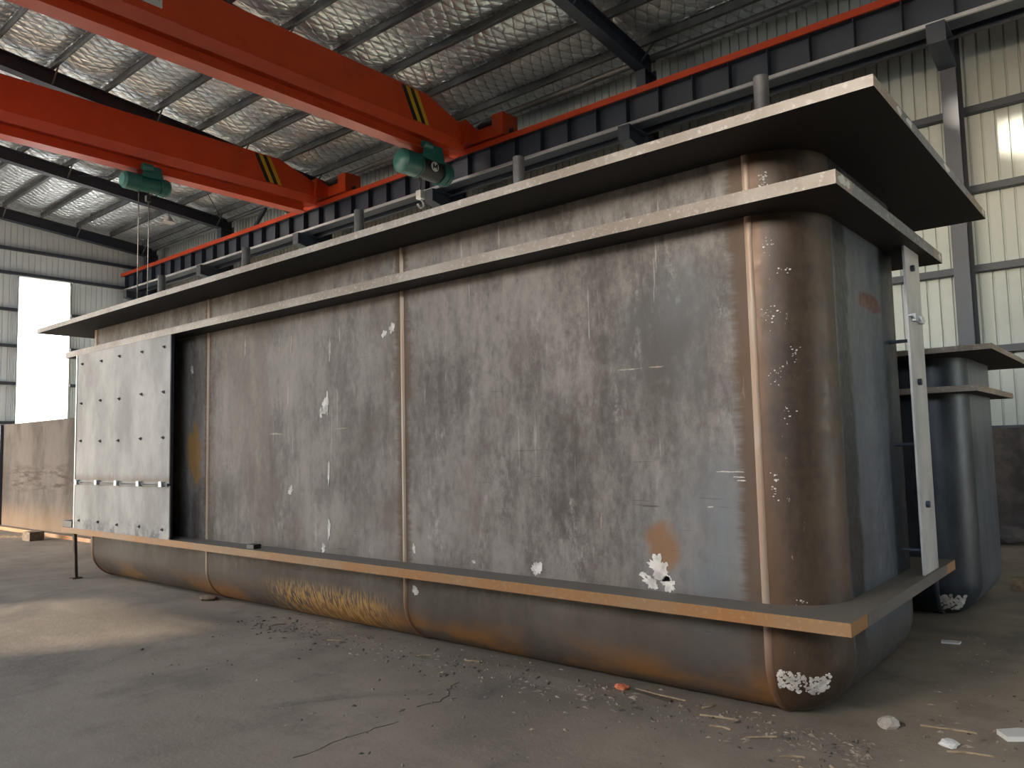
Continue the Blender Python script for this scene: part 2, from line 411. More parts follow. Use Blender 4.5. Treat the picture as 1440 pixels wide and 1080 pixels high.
# ---- siding sheets
SHW = .76
def siding_mesh():
    prof = []
    for k in range(4):
        x = k * .19
        prof += [(x, 0), (x + .155, 0), (x + .163, .03), (x + .182, .03)]
    prof += [(SHW, 0)]
    n = len(prof)
    out = [[(px, py, z) for px, py in prof] for z in (0, 1)]
    inn = [[(px, py + .012, z) for px, py in prof] for z in (0, 1)]
    return MB().slab(out, inn).mesh('siding_sheet', M['siding'])
sheet = siding_mesh(); sheet_b = sheet.copy(); sheet_b.materials[0] = M['siding_lit']

# ---- right wall
wr = struct(MB().box(XB, XF, YR, YR + .25, 0, 1.66).build('wall_right', M['brick']), 'ribbed cream siding wall above a dark masonry dado')
MB().box(XB, XF, YR - .03, YR + .27, 1.66, 1.70).build('sill_cap', M['dark'], wr)
x = XB
while x < XF - .1:
    pinst(sheet, 'siding_sheet', wr, (x, YR, 1.70), (1, 1, z_rt(YR) + .42 - 1.70)); x += SHW
for zg in (2.9, 4.21, 5.5, 6.81, 8.75):
    for i in range(len(COLX) - 1):
        MB().box(COLX[i + 1], COLX[i] - .02, YR - .16, YR - .005, zg - .055, zg + .055).build('girt', M['rafter'], wr)
# ---- back wall with the bright doorway
wb = struct(MB().box(XB - .25, XB, GATE_B[1], 9.41, 0, 1.2).build('wall_back', M['brick']), 'ribbed pale siding end wall with a tall bright doorway')
MB().box(XB - .25, XB, 11.10, YR, 0, 1.2).build('dado', M['brick'], wb)
MB().box(XB - .25, XB, YL, GATE_B[0], 0, 1.2).build('dado', M['brick'], wb)
y = YL
DY0, DY1, DZ = 9.42, 11.08, 7.88
ys = []
while y < YR - .05:
    ys.append(y); y += SHW
for y in ys:
    y1 = min(y + SHW, YR)
    top = z_rt((y + y1) / 2) + .42
    def put(a, b, z0, z1):
        if b - a > .02 and z1 - z0 > .02:
            pinst(sheet_b, 'siding_sheet', wb, (XB, a, z0), ((b - a) / SHW, 1, z1 - z0), (0, 0, R_(90)))
    if y1 > GATE_B[0] and y < GATE_B[1]:
        put(y, y1, GATE_B[2], top); put(y, min(y1, GATE_B[0]), 1.2, GATE_B[2]); put(max(y, GATE_B[1]), y1, 1.2, GATE_B[2])
    elif y1 <= DY0 or y >= DY1: put(y, y1, 1.2, top)
    else:
        put(y, y1, DZ, top)
        put(y, min(y1, DY0), 1.2, DZ); put(max(y, DY1), y1, 1.2, DZ)
for zg in (2.75, 4.1, 5.4, 6.65, 7.93, 8.78):
    if zg < DZ:
        MB().box(XB + .005, XB + .15, GATE_B[1], DY0 - .03, zg - .05, zg + .05).build('girt', M['dark'], wb)
        MB().box(XB + .005, XB + .15, DY1 + .03, YR - .2, zg - .05, zg + .05).build('girt', M['dark'], wb)
    else:
        MB().box(XB + .005, XB + .15, YL, YR - .2, zg - .05, zg + .05).build('girt', M['dark'], wb)
d1 = struct(MB().box(XB - .1, XB + .1, DY0 - .04, DY0 + .01, 0, DZ).box(XB - .1, XB + .1, DY1 - .01, DY1 + .04, 0, DZ).box(XB - .1, XB + .1, DY0, DY1, DZ - .03, DZ + .03).build('door_1', M['siding']), 'tall open doorway flooded with daylight in the end wall')
# ---- left wall (behind the camera): dado, window band, upper siding
wl = struct(MB().box(XB, XF, YL - .2, YL, 7.6, z_rt(YL) + .4).build('wall_left', M['siding']), 'pale side wall with tall windows and two added openings for bounce light')
def wall_piece(a, b, c, d):
    if b - a > .01 and d - c > .01: MB().box(a, b, YL - .2, YL, c, d).build('wall_panel', M['siding'], wl)
xe = XB
for (a, b, c, d) in sorted(WINS):
    wall_piece(xe, a, 0, 7.6); wall_piece(a, b, 0, c); wall_piece(a, b, d, 7.6); xe = b
wall_piece(xe, XF, 0, 7.6)
# ---- front wall with the wide open gate
wf = struct(MB().box(XF, XF + .2, YL, 7.5, 0, 10.8).build('wall_front', M['siding']), 'pale end wall with a wide open gate')
MB().box(XF, XF + .2, 13.5, YR, 0, 10.8).build('gate_jamb', M['siding'], wf)
MB().box(XF, XF + .2, 7.5, 13.5, 4.8, 10.8).build('gate_header', M['siding'], wf)

# ---- ceiling: roof sheet, foil blanket between the purlins, purlins, rafters
FO = .24                                      # foil above rafter top
# ridge vent open over one bay lets a strip of sun through
VX0, VX1, VY0, VY1 = -8.35, -3.0, -.75, 1.05
def roof_strip(x0, x1, ya, yb, dz, th, name, mat, par=None):
    pts = [(x0, ya, z_rt(ya) + dz), (x0, yb, z_rt(yb) + dz), (x0, yb, z_rt(yb) + dz + th), (x0, ya, z_rt(ya) + dz + th)]
    return MB().prism(pts, (x1 - x0, 0, 0)).build(name, M[mat], par)
ce = struct(roof_strip(XB - .3, XF + .3, YR + .3, YRIDGE, FO + .12, .05, 'ceiling', 'roof'), 'roof of foil quilted insulation over purlins and dark rafters')
roof_strip(XB - .3, XF + .3, YRIDGE, VY1, FO + .12, .05, 'roof_sheet', 'roof', ce)
# skylight openings of the left slope, behind and beside the camera
SKYL = [(-29.2, -24.2), (-23.8, -18.75), (-18.35, -13.1)]; SY_A, SY_B = -2.5, -7.0
def lit_slope(dz, th, name, mat, e):
    roof_strip(XB - e, XF + e, VY0, SY_A, dz, th, name, mat, ce); roof_strip(XB - e, XF + e, SY_B, YL - e, dz, th, name, mat, ce)
    xe = XB - e
    for (a, b) in SKYL: roof_strip(xe, a, SY_A, SY_B, dz, th, name, mat, ce); xe = b
    roof_strip(xe, XF + e, SY_A, SY_B, dz, th, name, mat, ce)
lit_slope(FO + .12, .05, 'roof_sheet', 'roof', .3)
roof_strip(XB - .3, VX0, VY1, VY0, FO + .12, .05, 'roof_sheet', 'roof', ce)
roof_strip(VX1, XF + .3, VY1, VY0, FO + .12, .05, 'roof_sheet', 'roof', ce)
PY = [13.32 - 1.165 * k for k in range(10)]   # purlin lines on the right-hand slope
ang = math.atan(SL)
def foil_mesh(L, Wd, seed):
    random.seed(seed)
    nx, ny = 34, 9; rows = []
    for i in range(nx + 1):
        row = []
        for j in range(ny + 1):
            u, v = i / nx, j / ny
            sag = -.13 * math.sin(math.pi * v) ** .8 * (.75 + .25 * math.sin(u * 9 + seed)) 
            ed = .06 * (math.exp(-(u * L / .45) ** 2) + math.exp(-((1 - u) * L / .45) ** 2))   # tucked up over the rafters
            row.append((u * L, v * Wd, sag + ed + random.uniform(-.012, .012)))
        rows.append(row)
    back = [[(p[0], p[1], .11) for p in r] for r in rows]
    return MB().slab(rows, back).mesh('insulation_panel', M['foil'], True)
foils = [foil_mesh(BAY, 1.165 * math.sqrt(1 + SL * SL), s) for s in (1, 2, 3)]
for i in range(len(COLX) - 1):
    for k in range(len(PY)):
        y = PY[k]
        if i < 2: continue
        pinst(foils[(i * 2 + k) % 3], 'insulation_panel', ce, (COLX[i + 1], y - 1.165 if k >= 0 else y, z_rt(y - 1.165) + FO), (1, 1, 1), (-ang, 0, 0))
    if i >= 2:
        pinst(foils[i % 3], 'insulation_panel', ce, (COLX[i + 1], PY[0], z_rt(PY[0]) + FO), (1, 1, 1), (-ang, 0, 0))
roof_strip(XB, COLX[8], YR, YRIDGE, FO, .08, 'roof_lining', 'foil', ce)
# the rest of the roof lining (unseen bays) in one piece
MB().prism([(COLX[2], YR, z_rt(YR) + FO), (COLX[2], YRIDGE, z_rt(YRIDGE) + FO), (COLX[2], YRIDGE, z_rt(YRIDGE) + FO + .08), (COLX[2], YR, z_rt(YR) + FO + .08)], (XF - COLX[2], 0, 0)).build('roof_lining', M['foil'], ce)
roof_strip(XB, XF, PY[-1] - 1.165, YRIDGE, FO, .08, 'roof_lining', 'foil', ce)
roof_strip(XB, XF, YRIDGE, VY1, FO, .08, 'roof_lining', 'foil', ce)
lit_slope(FO, .08, 'roof_lining', 'foil', 0)
roof_strip(XB, VX0, VY1, VY0, FO, .08, 'roof_lining', 'foil', ce)
roof_strip(VX1, XF, VY1, VY0, FO, .08, 'roof_lining', 'foil', ce)
for y in PY + [PY[-1] - 1.165 * k for k in range(1, 3)]:
    z0 = z_rt(y)
    for i in range(len(COLX) - 1):
        m = MB()                               # Z-section purlin of one bay
        m.box(COLX[i + 1] + .005, COLX[i] - .005, y - .006, y + .006, z0, z0 + .2)
        m.box(COLX[i + 1] + .005, COLX[i] - .005, y - .075, y + .006, z0, z0 + .012)
        m.box(COLX[i + 1] + .005, COLX[i] - .005, y - .006, y + .075, z0 + .19, z0 + .2)
        m.build('purlin', M['purlin'], ce)
def rafter(xc, ya, yb, w=.24, d=.36, mat='rafter'):
    m = MB()
    for (hw, za, zb) in ((w / 2, -.02, 0), (.006, -d + .02, -.02), (w / 2, -d, -d + .02)):
        m.prism([(xc - hw, ya, z_rt(ya) + za), (xc + hw, ya, z_rt(ya) + za), (xc + hw, ya, z_rt(ya) + zb), (xc - hw, ya, z_rt(ya) + zb)], (0, yb - ya, z_rt(yb) - z_rt(ya)))
    m.build('rafter', M[mat], ce)
for xc in COLX:
    rafter(xc, YRIDGE, 13.9); rafter(xc, YRIDGE, YL + .3)
# haunch plates and fly braces at the rafters
for xc in COLX[3:]:
    for y in PY[::2][:5]:
        for s in ((1,) if xc < -29 else (1, -1)):
            MB().bar((xc + s * .04, y, z_rt(y) - .34), (xc + s * .42, y, z_rt(y) + .02), .03, .03).build('fly_brace', M['purlin'], ce)
# roof bracing rods and eave struts
for i in range(2, len(COLX) - 1):
    MB().tube((COLX[i + 1] + .12, 13.72, 9.44), (COLX[i] - .12, 13.72, 9.44), .07, 10).build('eave_strut', M['purlin'], ce, True)
for (xa, ya, xb, yb) in ((-18.55, 9.0, -24.0, 13.6), (-24.0, 9.0, -18.55, 13.6)):
    MB().tube((xa, ya, z_rt(ya) - .1), (xb, yb, z_rt(yb) - .1), .012, 6).build('brace_rod', M['rafter'], ce)
# cross bracing of the wall above the runway
for (xa, xb) in ((-24.0, -18.55),):
    xm = (xa + xb) / 2
    MB().bar((xa + 1.3, 13.72, 8.55), (xm - .35, 13.72, 9.38), .09, .09).build('wall_brace', M['rafter'], ce)
    MB().bar((xb - 1.3, 13.72, 8.55), (xm + .35, 13.72, 9.38), .09, .09).build('wall_brace', M['rafter'], ce)

# ================================================================== COLUMNS
col_lab = {3: 'dark grey steel column rising behind the small kettle at far right',
           4: 'dark grey steel column meeting the nearest rafter above the large kettle',
           5: 'dark grey steel column with its bracket behind the first green hoist',
           6: 'dark grey steel column with its bracket between the two orange cranes ends',
           7: 'dark steel column under the second to last rafter, left of the cranes',
           8: 'dark steel column in the far corner beside the end wall'}
for i in range(2, 9):
    xc = COLX[i]
    t = thing('steel_column', col_lab.get(i, 'dark grey steel column of the right wall nearest the open gate'), 'column', (xc, 13.68, 0), 'columns along the right wall')
    o = (xc, 13.68, 0)
    MB(o).box(xc - .11, xc + .11, 13.45, 13.465, 0, z_rt(13.45) - .3).build('inner_flange', M['dark'], t)
    MB(o).box(xc - .005, xc + .005, 13.465, 13.905, 0, z_rt(13.9) - .2).build('web', M['rafter'], t)
    MB(o).box(xc - .11, xc + .11, 13.905, 13.92, 0, z_rt(13.9) - .2).build('outer_flange', M['dark'], t)
    MB(o).box(xc - .16, xc + .16, 13.4, 13.96, 0, .025).build('base_plate', M['dark'], t)
    # corbel under the runway: tapered web, flanges, end plate
    MB(o).prism([(xc - .006, 13.45, 7.3), (xc - .006, 12.75, 7.45), (xc - .006, 12.75, 7.74), (xc - .006, 13.45, 7.74)], (.012, 0, 0)).build('bracket_web', M['rafter'], t)
    MB(o).box(xc - .13, xc + .13, 12.72, 13.45, 7.72, 7.745).build('bracket_top', M['dark'], t)
    MB(o).prism([(xc - .13, 13.45, 7.29), (xc - .13, 12.74, 7.44), (xc - .13, 12.74, 7.46), (xc - .13, 13.45, 7.31)], (.26, 0, 0)).build('bracket_bottom', M['dark'], t)
    MB(o).box(xc - .13, xc + .13, 12.715, 12.74, 7.43, 7.745).build('bracket_end_plate', M['dark'], t)

# ================================================================== CRANE RUNWAY
rx0, rx1 = -30.0, XF - .4
rw = thing('crane_runway_beam', 'long dark grey crane runway beam topped by an orange rail', 'beam', ((rx0 + rx1) / 2, 13.0, 7.75))
o = tuple(rw.location)
MB(o).box(rx0, rx1, 12.84, 13.16, 7.75, 7.765).build('bottom_flange', M['dark'], rw)
MB(o).box(rx0, rx1, 12.994, 13.006, 7.765, 8.335).build('web', M['dark'], rw)
MB(o).box(rx0, rx1, 12.84, 13.16, 8.335, 8.35).build('top_flange', M['dark'], rw)
rail = MB(o).box(rx0, rx1, 12.95, 13.05, 8.35, 8.365).box(rx0, rx1, 12.985, 13.015, 8.365, 8.41).box(rx0, rx1, 12.965, 13.035, 8.41, 8.44).build('crane_rail', M['orange'], rw, label='orange crane rail')
MB(o).box(rx0, rx1, 12.80, 12.84, 8.32, 8.44).build('rail_edge_strip', M['orange'], rw, label='orange painted strip along the top flange')
MB(o).box(rx0, rx1, 12.79, 12.84, 7.745, 7.80).build('conductor_bar', M['conductor'], rw, label='pale galvanised conductor bar')
st = MB().box(-.006, .006, -.15, -.006, 0, .57).mesh('stiffener', M['rafter'])
x = COLX[8] - .3
xs = []
while x < 4.0:
    xs.append(x); x += BAY / 7.65
for x in xs: pinst(st, 'stiffener', rw, (x - o[0], 0, .015))
# tie channel behind the runway
tie = thing('tie_channel', 'dull grey steel channel running behind the crane runway', 'channel', ((rx0 + rx1) / 2, 13.4, 7.7))
MB(tuple(tie.location)).box(rx0, rx1, 13.37, 13.385, 7.70, 7.92).build('web', M['dark'], tie)
MB(tuple(tie.location)).box(rx0, rx1, 13.30, 13.37, 7.70, 7.712).build('flange', M['dark'], tie)
MB(tuple(tie.location)).box(rx0, rx1, 13.30, 13.37, 7.908, 7.92).build('flange', M['dark'], tie)

# ================================================================== CRANES
def crane(xc, label, sign):
    yb, ye = -7.2, 12.55                     # girder from the far runway (behind the camera) to the right runway
    t = thing('bridge_crane', label, 'crane', (xc, 13.0, 8.44), 'orange overhead cranes')
    o = tuple(t.location)
    zt, zm, zl, zw, zb = 9.20, 8.46, 8.26, 8.06, 8.0
    # pressed box girder: vertical sides, slanted lower sides; both ends taper on top
    prof = [(.24, zt), (.24, zm), (.17, zl), (-.17, zl), (-.24, zm), (-.24, zt)]
    def ring(y, top): return [(xc + px, y, (top if pz == zt else pz)) for px, pz in prof]
    secs = [ring(yb, 8.75), ring(yb + 1.2, zt), ring(11.35, zt), ring(ye, 8.80)]
    m = MB(o); n = 6
    vs = [p for r in secs for p in r]; fs = [tuple(range(n)), tuple(range(len(vs) - 1, len(vs) - n - 1, -1))]
    for k in range(3):
        for i in range(n): fs.append((k * n + i, k * n + (i + 1) % n, (k + 1) * n + (i + 1) % n, (k + 1) * n + i))
    m.add(vs, fs).build('box_girder', M['orange'], t)
    MB(o).box(xc - .012, xc + .012, yb, ye - .3, zb + .02, zl).build('track_web', M['orange'], t)
    MB(o).box(xc - .17, xc + .17, yb, ye - .3, zb, zb + .022).build('track_flange', M['orange'], t)
    for s in (1, -1):
        MB(o).box(xc + s * .24 - .012, xc + s * .24 + .012, yb + .2, ye - .25, zm + .0, zm + .03).build('side_rib', M['orange'], t)
        # hazard stripes wrap each side near the end
        for k, mt in enumerate(('black', 'yellow', 'black', 'yellow')):
            ys0 = 10.62 + k * .115; lean = .34; xx = xc + s * .2425
            MB(o).prism([(xx, ys0, zt - .03), (xx, ys0 + .115, zt - .03), (xx, ys0 + .115 + lean, zm + .04), (xx, ys0 + lean, zm + .04)], (s * .003, 0, 0)).build('hazard_stripe', M[mt], t)
    # end carriage on the rail
    ec = MB(o).box(xc - .95, xc + .95, 12.80, 13.20, 8.50, 8.78).build('end_carriage', M['orange'], t)
    MB(o).prism([(xc - .35, ye - .15, 8.36), (xc - .35, 12.82, 8.5), (xc - .35, 12.82, 8.82), (xc - .35, ye - .1, 8.95)], (.7, 0, 0)).build('end_joint', M['orange'], t)
    for s in (1, -1):
        MB(o).box(xc + s * 1.04 - .16, xc + s * 1.04 + .16, 12.74, 13.26, 8.47, 8.98 if s > 0 else 8.80).build('wheel_box', M['orange'], t)
        w = MB(o).tube((xc + s * .95, 12.93, 8.575), (xc + s * .95, 13.07, 8.575), .135, 20).build('wheel', M['rafter'], t, True)
    MB(o).tube((xc + .42, 12.92, 8.88), (xc + .80, 12.92, 8.88), .10, 16).tube((xc + .36, 12.92, 8.88), (xc + .42, 12.92, 8.88), .08, 16).box(xc + .5, xc + .7, 12.85, 12.99, 8.76, 8.82).build('travel_motor', M['black'], t, True)
    MB(o).tube((xc + 1.20, 13.0, 8.6), (xc + 1.27, 13.0, 8.6), .05, 12).build('buffer', M['black'], t, True)
    if sign:
        p = MB(o).box(xc + .243, xc + .249, 5.16, 5.56, 8.60, 8.95).build('sign_plate', M['white'], t, label='white sign plate with dark red lettering')
        xx = xc + .2495
        def stroke(y0, z0, y1, z1, w=.035):
            MB(o).prism([(xx, y0 - w / 2, z0), (xx, y0 + w / 2, z0), (xx, y1 + w / 2, z1), (xx, y1 - w / 2, z1)], (.002, 0, 0)).build('letter_stroke', M['red'], p)
        stroke(5.27, 8.90, 5.27, 8.71); stroke(5.33, 8.90, 5.39, 8.71); stroke(5.45, 8.90, 5.39, 8.71); stroke(5.47, 8.90, 5.50, 8.71)
    return t
crane(-11.95, 'nearer orange overhead crane girder with a white sign plate', True)
crane(-17.5, 'farther orange overhead crane girder without a sign, toward the end wall', False)

def hoist(xc, y0, y1, zc, r, label, big):
    t = thing('electric_hoist', label, 'hoist', (xc, (y0 + y1) / 2, 8.0), 'green hoists under the cranes')
    o = tuple(t.location); L = y1 - y0
    # drum housing along the girder, gearbox and motor on its ends
    a, b = y0 + L * .34, y0 + L * .80
    MB(o).tube((xc, a, zc), (xc, b, zc), r * .9, 20).build('drum', M['black'] if big else M['green'], t, True, 'dark drum casing' if big else None)
    MB(o).tube((xc, y0 + .06, zc), (xc, a, zc), r, 20).tube((xc, y0, zc), (xc, y0 + .06, zc), r * .72, 20, r).build('motor', M['green'], t, True)
    MB(o).tube((xc, b, zc), (xc, y1 - .05, zc), r, 20).tube((xc, y1 - .05, zc), (xc, y1, zc), r, 20, r * .8).build('gearbox', M['green'], t, True)
    for yy in (a, b, y0 + L * .9):
        MB(o).tube((xc, yy - .015, zc), (xc, yy + .015, zc), r * 1.05, 20).build('band', M['green'], t, True)
    # trolley: side plates, wheels on the lower flange, hanger
    for s in (1, -1):
        MB(o).prism([(xc + s * .19, a, zc + r * .6), (xc + s * .19, b, zc + r * .6), (xc + s * .19, b - .08, 8.13), (xc + s * .19, a + .08, 8.13)], (s * .02, 0, 0)).build('trolley_plate', M['green'], t)
        for yy in (a + .1, b - .1):
            MB(o).tube((xc + s * .10, yy, 8.085), (xc + s * .185, yy, 8.085), .062, 14).build('trolley_wheel', M['rafter'], t, True)
    MB(o).box(xc - .2, xc + .2, a + .04, b - .04, zc + r * .55, zc + r * .95).build('hanger', M['green'], t)
    MB(o).tube((xc + .24, a - .02, 8.06), (xc + .24, a + .22, 8.06), .08, 14).build('trolley_motor', M['green'], t, True)
    if big:
        ym = (a + b) / 2; e = MB(o).tube((xc + r * .9 - .004, ym, zc), (xc + r * .9 + .006, ym, zc), r * .42, 20).build('emblem', M['white'], t, True, 'round white emblem')
        xx = xc + r * .9 + .008; h = r * .22
        for (ya, za, yb_, zb_) in ((-h, -h, -h, h), (-h, h, 0, -h * .4), (0, -h * .4, h, h), (h, h, h, -h)):
            MB(o).bar((xx, ym + ya, zc + za), (xx, ym + yb_, zc + zb_), .012, .03).build('emblem_stroke', M['black'], e)
        rp = MB(o)
        for yy in (a + .06, a + .16): rp.tube((xc, yy, zc), (xc, a + .11, zc - r - .32), .012, 6)
        rp.build('wire_rope', M['rope'], t)
        MB(o).box(xc - .07, xc + .07, a + .04, a + .18, zc - r - .46, zc - r - .28).build('hook_block', M['chrome'], t)
        pts = [(xc, a + .11 + .09 * math.sin(q), zc - r - .56 + .09 * math.cos(q)) for q in [i * .5 for i in range(0, 10)]]
        MB(o).path(pts, .022, 8).build('hook', M['chrome'], t)
    else:
        for yy, zz in ((a + .02, 2.2), (a + .25, 1.3)):
            MB(o).tube((xc, yy, zc - r * .5), (xc, yy, zz), .011, 6).build('hanging_rope', M['rope'], t)
        MB(o).box(xc - .05, xc + .05, a + .18, a + .28, zc - r - .2, zc - r - .06).build('hook_block', M['black'], t)
        MB(o).box(xc - .04, xc + .04, a + .21, a + .29, 1.05, 1.3).build('pendant_control', M['black'], t)
hoist(-11.95, 10.75, 12.2, 7.64, .26, 'green hoist with dark drum and round emblem under the nearer crane', True)
hoist(-17.5, 7.45, 8.52, 7.74, .20, 'plain green hoist with hanging ropes under the farther crane', False)

# ================================================================== KETTLES
def arcs(R, n=8): return [math.pi / 2 * i / n for i in range(n + 1)]

def ring_bars(t, o, name, outer, body, R, z0, z1, mat, seam=.03, endmat=None):
    """flat flange of four bars around the rounded body: outer=(x0,x1,y0,y1), body likewise"""
    X0, X1, Y0, Y1 = outer; bx0, bx1, by0, by1 = body
    th = math.acos(1 - seam / R)
    def arc(cx, cy, a0, a1, n=7): return [(cx + R * math.cos(a0 + (a1 - a0) * i / n), cy + R * math.sin(a0 + (a1 - a0) * i / n)) for i in range(n + 1)]
    fr = [(X0, Y0), (X1, Y0), (X1, by0 + seam)] + arc(bx1 - R, by0 + R, -math.pi / 2 + th, -math.pi / 2) + arc(bx0 + R, by0 + R, -math.pi / 2, -math.pi / 2 - th) + [(X0, by0 + seam)]
    bk = [(X1, Y1), (X0, Y1), (X0, by1 - seam)] + arc(bx0 + R, by1 - R, math.pi / 2 + th, math.pi / 2) + arc(bx1 - R, by1 - R, math.pi / 2, math.pi / 2 - th) + [(X1, by1 - seam)]
    rt = [(X1, by0 + seam + .001), (X1, by1 - seam - .001)] + arc(bx1 - R, by1 - R, math.pi / 2 - th, 0) + arc(bx1 - R, by0 + R, 0, -math.pi / 2 + th)
    lf = [(X0, by1 - seam - .001), (X0, by0 + seam + .001)] + arc(bx0 + R, by0 + R, math.pi * 1.5 - th, math.pi) + arc(bx0 + R, by1 - R, math.pi, math.pi / 2 + th)
    for p, mm in ((fr, mat), (bk, mat), (rt, endmat or mat), (lf, endmat or mat)):
        MB(o).prism([(x, y, z0) for x, y in p], (0, 0, z1 - z0)).build(name, M[mm], t)

def kettle(t, body, R, H, welds, wmat='weld', matf='face', matc='corner', mate='end'):
    bx0, bx1, by0, by1 = body; o = tuple(t.location); T = .05; n = 10
    def prof(off):               # (inset from face, z) down the wall and round the bottom bend
        zs = [H - (H - R) * i / 6 for i in range(7)]
        p = [(off, z) for z in zs]
        rr = R - off
        return p + [(R - rr * math.cos(a), R - rr * math.sin(a)) for a in [math.pi / 2 * i / n for i in range(1, n + 1)]]
    pf, pi_ = prof(0), prof(T)
    def along_x(xa, xb, y, s, name='shell_plate', mat=matf):
        out = [[(x, y + s * d, z) for d, z in pf] for x in (xa, xb)]
        inn = [[(x, y + s * d, z) for d, z in pi_] for x in (xa, xb)]
        return MB(o).slab(out, inn).build(name, M[mat], t, True)
    def along_y(ya, yb, x, s):
        out = [[(x + s * d, y, z) for d, z in pf] for y in (ya, yb)]
        inn = [[(x + s * d, y, z) for d, z in pi_] for y in (ya, yb)]
        return MB(o).slab(out, inn).build('end_plate', M[mate], t, True)
    xsf = [bx0 + R] + list(welds) + [bx1 - R]
    for a, b in zip(xsf[:-1], xsf[1:]): along_x(a, b, by0, 1)
    along_x(bx0 + R, bx1 - R, by1, -1)
    along_y(by0 + R, by1 - R, bx1, -1); along_y(by0 + R, by1 - R, bx0, 1)
    for (cx, cy, a0) in ((bx1 - R, by0 + R, -90), (bx1 - R, by1 - R, 0), (bx0 + R, by1 - R, 90), (bx0 + R, by0 + R, 180)):
        out, inn = [], []
        for i in range(n + 1):
            a = R_(a0 + 90 * i / n); c, s_ = math.cos(a), math.sin(a)
            out.append([(cx + (R - d) * c, cy + (R - d) * s_, z) for d, z in pf])
            inn.append([(cx + (R - d) * c, cy + (R - d) * s_, z) for d, z in pi_])
        MB(o).slab(out, inn).build('corner_plate', M[matc], t, True)
    MB(o).box(bx0 + R, bx1 - R, by0 + R, by1 - R, 0, T).build('bottom_plate', M[matf], t)
    def bead(x, w=.022, h=.008):
        pw = prof(-.0005); ph = prof(-h)
        rows = []
        for dx, q in ((-w, pw), (-w * .6, ph), (0, prof(-h * 1.3)), (w * .6, ph), (w, pw)):
            rows.append([(x + dx, by0 + d, z) for d, z in q])
        base = [[(p[0], p[1] + .006, p[2]) for p in r] for r in rows]
        MB(o).slab(rows, base).build('weld_bead', M[wmat], t, True)
    for x in xsf: bead(x)

# ---- the large kettle
BODY = (-10.97, -1.40, 4.24, 6.22); RR = .35
K = thing('steel_kettle', 'huge mottled steel kettle with flanges and rusty welds filling the hall', 'kettle', (-6.15, 5.23, 0))
KO = tuple(K.location)
kettle(K, BODY, RR, 3.2, [-7.77, -4.70])
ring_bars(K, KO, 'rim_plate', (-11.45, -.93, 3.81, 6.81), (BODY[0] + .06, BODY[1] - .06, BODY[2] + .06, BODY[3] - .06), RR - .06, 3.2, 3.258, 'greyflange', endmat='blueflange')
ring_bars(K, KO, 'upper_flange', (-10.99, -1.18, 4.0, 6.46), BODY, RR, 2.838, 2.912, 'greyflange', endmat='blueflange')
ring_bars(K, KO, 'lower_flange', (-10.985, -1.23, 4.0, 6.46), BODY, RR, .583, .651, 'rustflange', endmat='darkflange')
# lifting stubs on the rim
for k in range(5):
    x = -1.65 - 1.825 * k
    p = MB(KO).tube((x, 4.29, 3.258), (x, 4.29, 3.655), .043, 16).build('lifting_stub', M['stub'], K, True)
# pale cover sheets at the left of the front
cv = MB(KO).box(-10.57, -8.12, 3.998, 4.010, 1.235, 2.836).build('cover_sheet', M['cover'], K, label='pale upper cover sheet with bolts')
cl = MB(KO).box(-10.57, -8.10, 3.994, 4.008, .652, 1.215).build('cover_sheet', M['cover'], K, label='pale lower cover sheet')
MB(KO).box(-10.60, -10.57, 3.99, 4.05, .652, 2.836).build('edge_angle', M['zinc'], K)
ba = MB().tube((0, 0, 0), (0, -.010, 0), .018, 6).tube((0, -.012, 0), (0, -.024, 0), .008, 8).mesh('bolt', M['stub'])
for z, par in ((2.71, cv), (2.22, cv), (1.735, cv), (.75, cl)):
    for x in (-10.41, -9.85, -9.34, -8.78, -8.25):
        pinst(ba, 'bolt', par, (x - KO[0] + random.uniform(-.01, .01), 3.996 - KO[1], z + random.uniform(-.012, .012)))
sr = MB(KO).box(-10.57, -8.11, 3.975, 4.0, 1.212, 1.222).box(-10.57, -8.11, 3.97, 3.998, 1.23, 1.238).build('seam_channel', M['rafter'], K)
for x in (-10.46, -9.87, -9.33, -8.77, -8.24):
    MB(KO).box(x - .03, x + .03, 3.955, 3.998, 1.205, 1.26).build('clip', M['conductor'], sr)
# frame studs behind the cover
for x in (-10.5, -9.3, -8.16):
    MB(KO).box(x - .02, x + .02, 4.012, 4.05, .652, 2.836).build('cover_stud', M['rafter'], K)
# pale upright strip at the right end
es = MB(KO).box(-1.262, -1.248, 5.62, 6.02, .652, 2.836).build('end_strip', M['zinc'], K, label='pale upright steel strip on the end')
for z in (2.70, 1.92, 1.1): 
    MB(KO).tube((-1.248, 5.78, z), (-1.225, 5.78, z), .022, 8).build('bolt', M['rafter'], es)
MB(KO).box(-1.248, -1.23, 5.63, 6.03, 2.355, 2.365).box(-1.25, -1.22, 5.7, 5.78, 2.33, 2.38).box(-1.25, -1.22, 5.88, 5.95, 2.33, 2.38).build('clip', M['conductor'], es)
for z in (2.2, 1.5, .8):
    MB(KO).tube((-1.40, 5.72, z), (-1.262, 5.72, z), .012, 8).build('stay_bolt', M['rafter'], es)

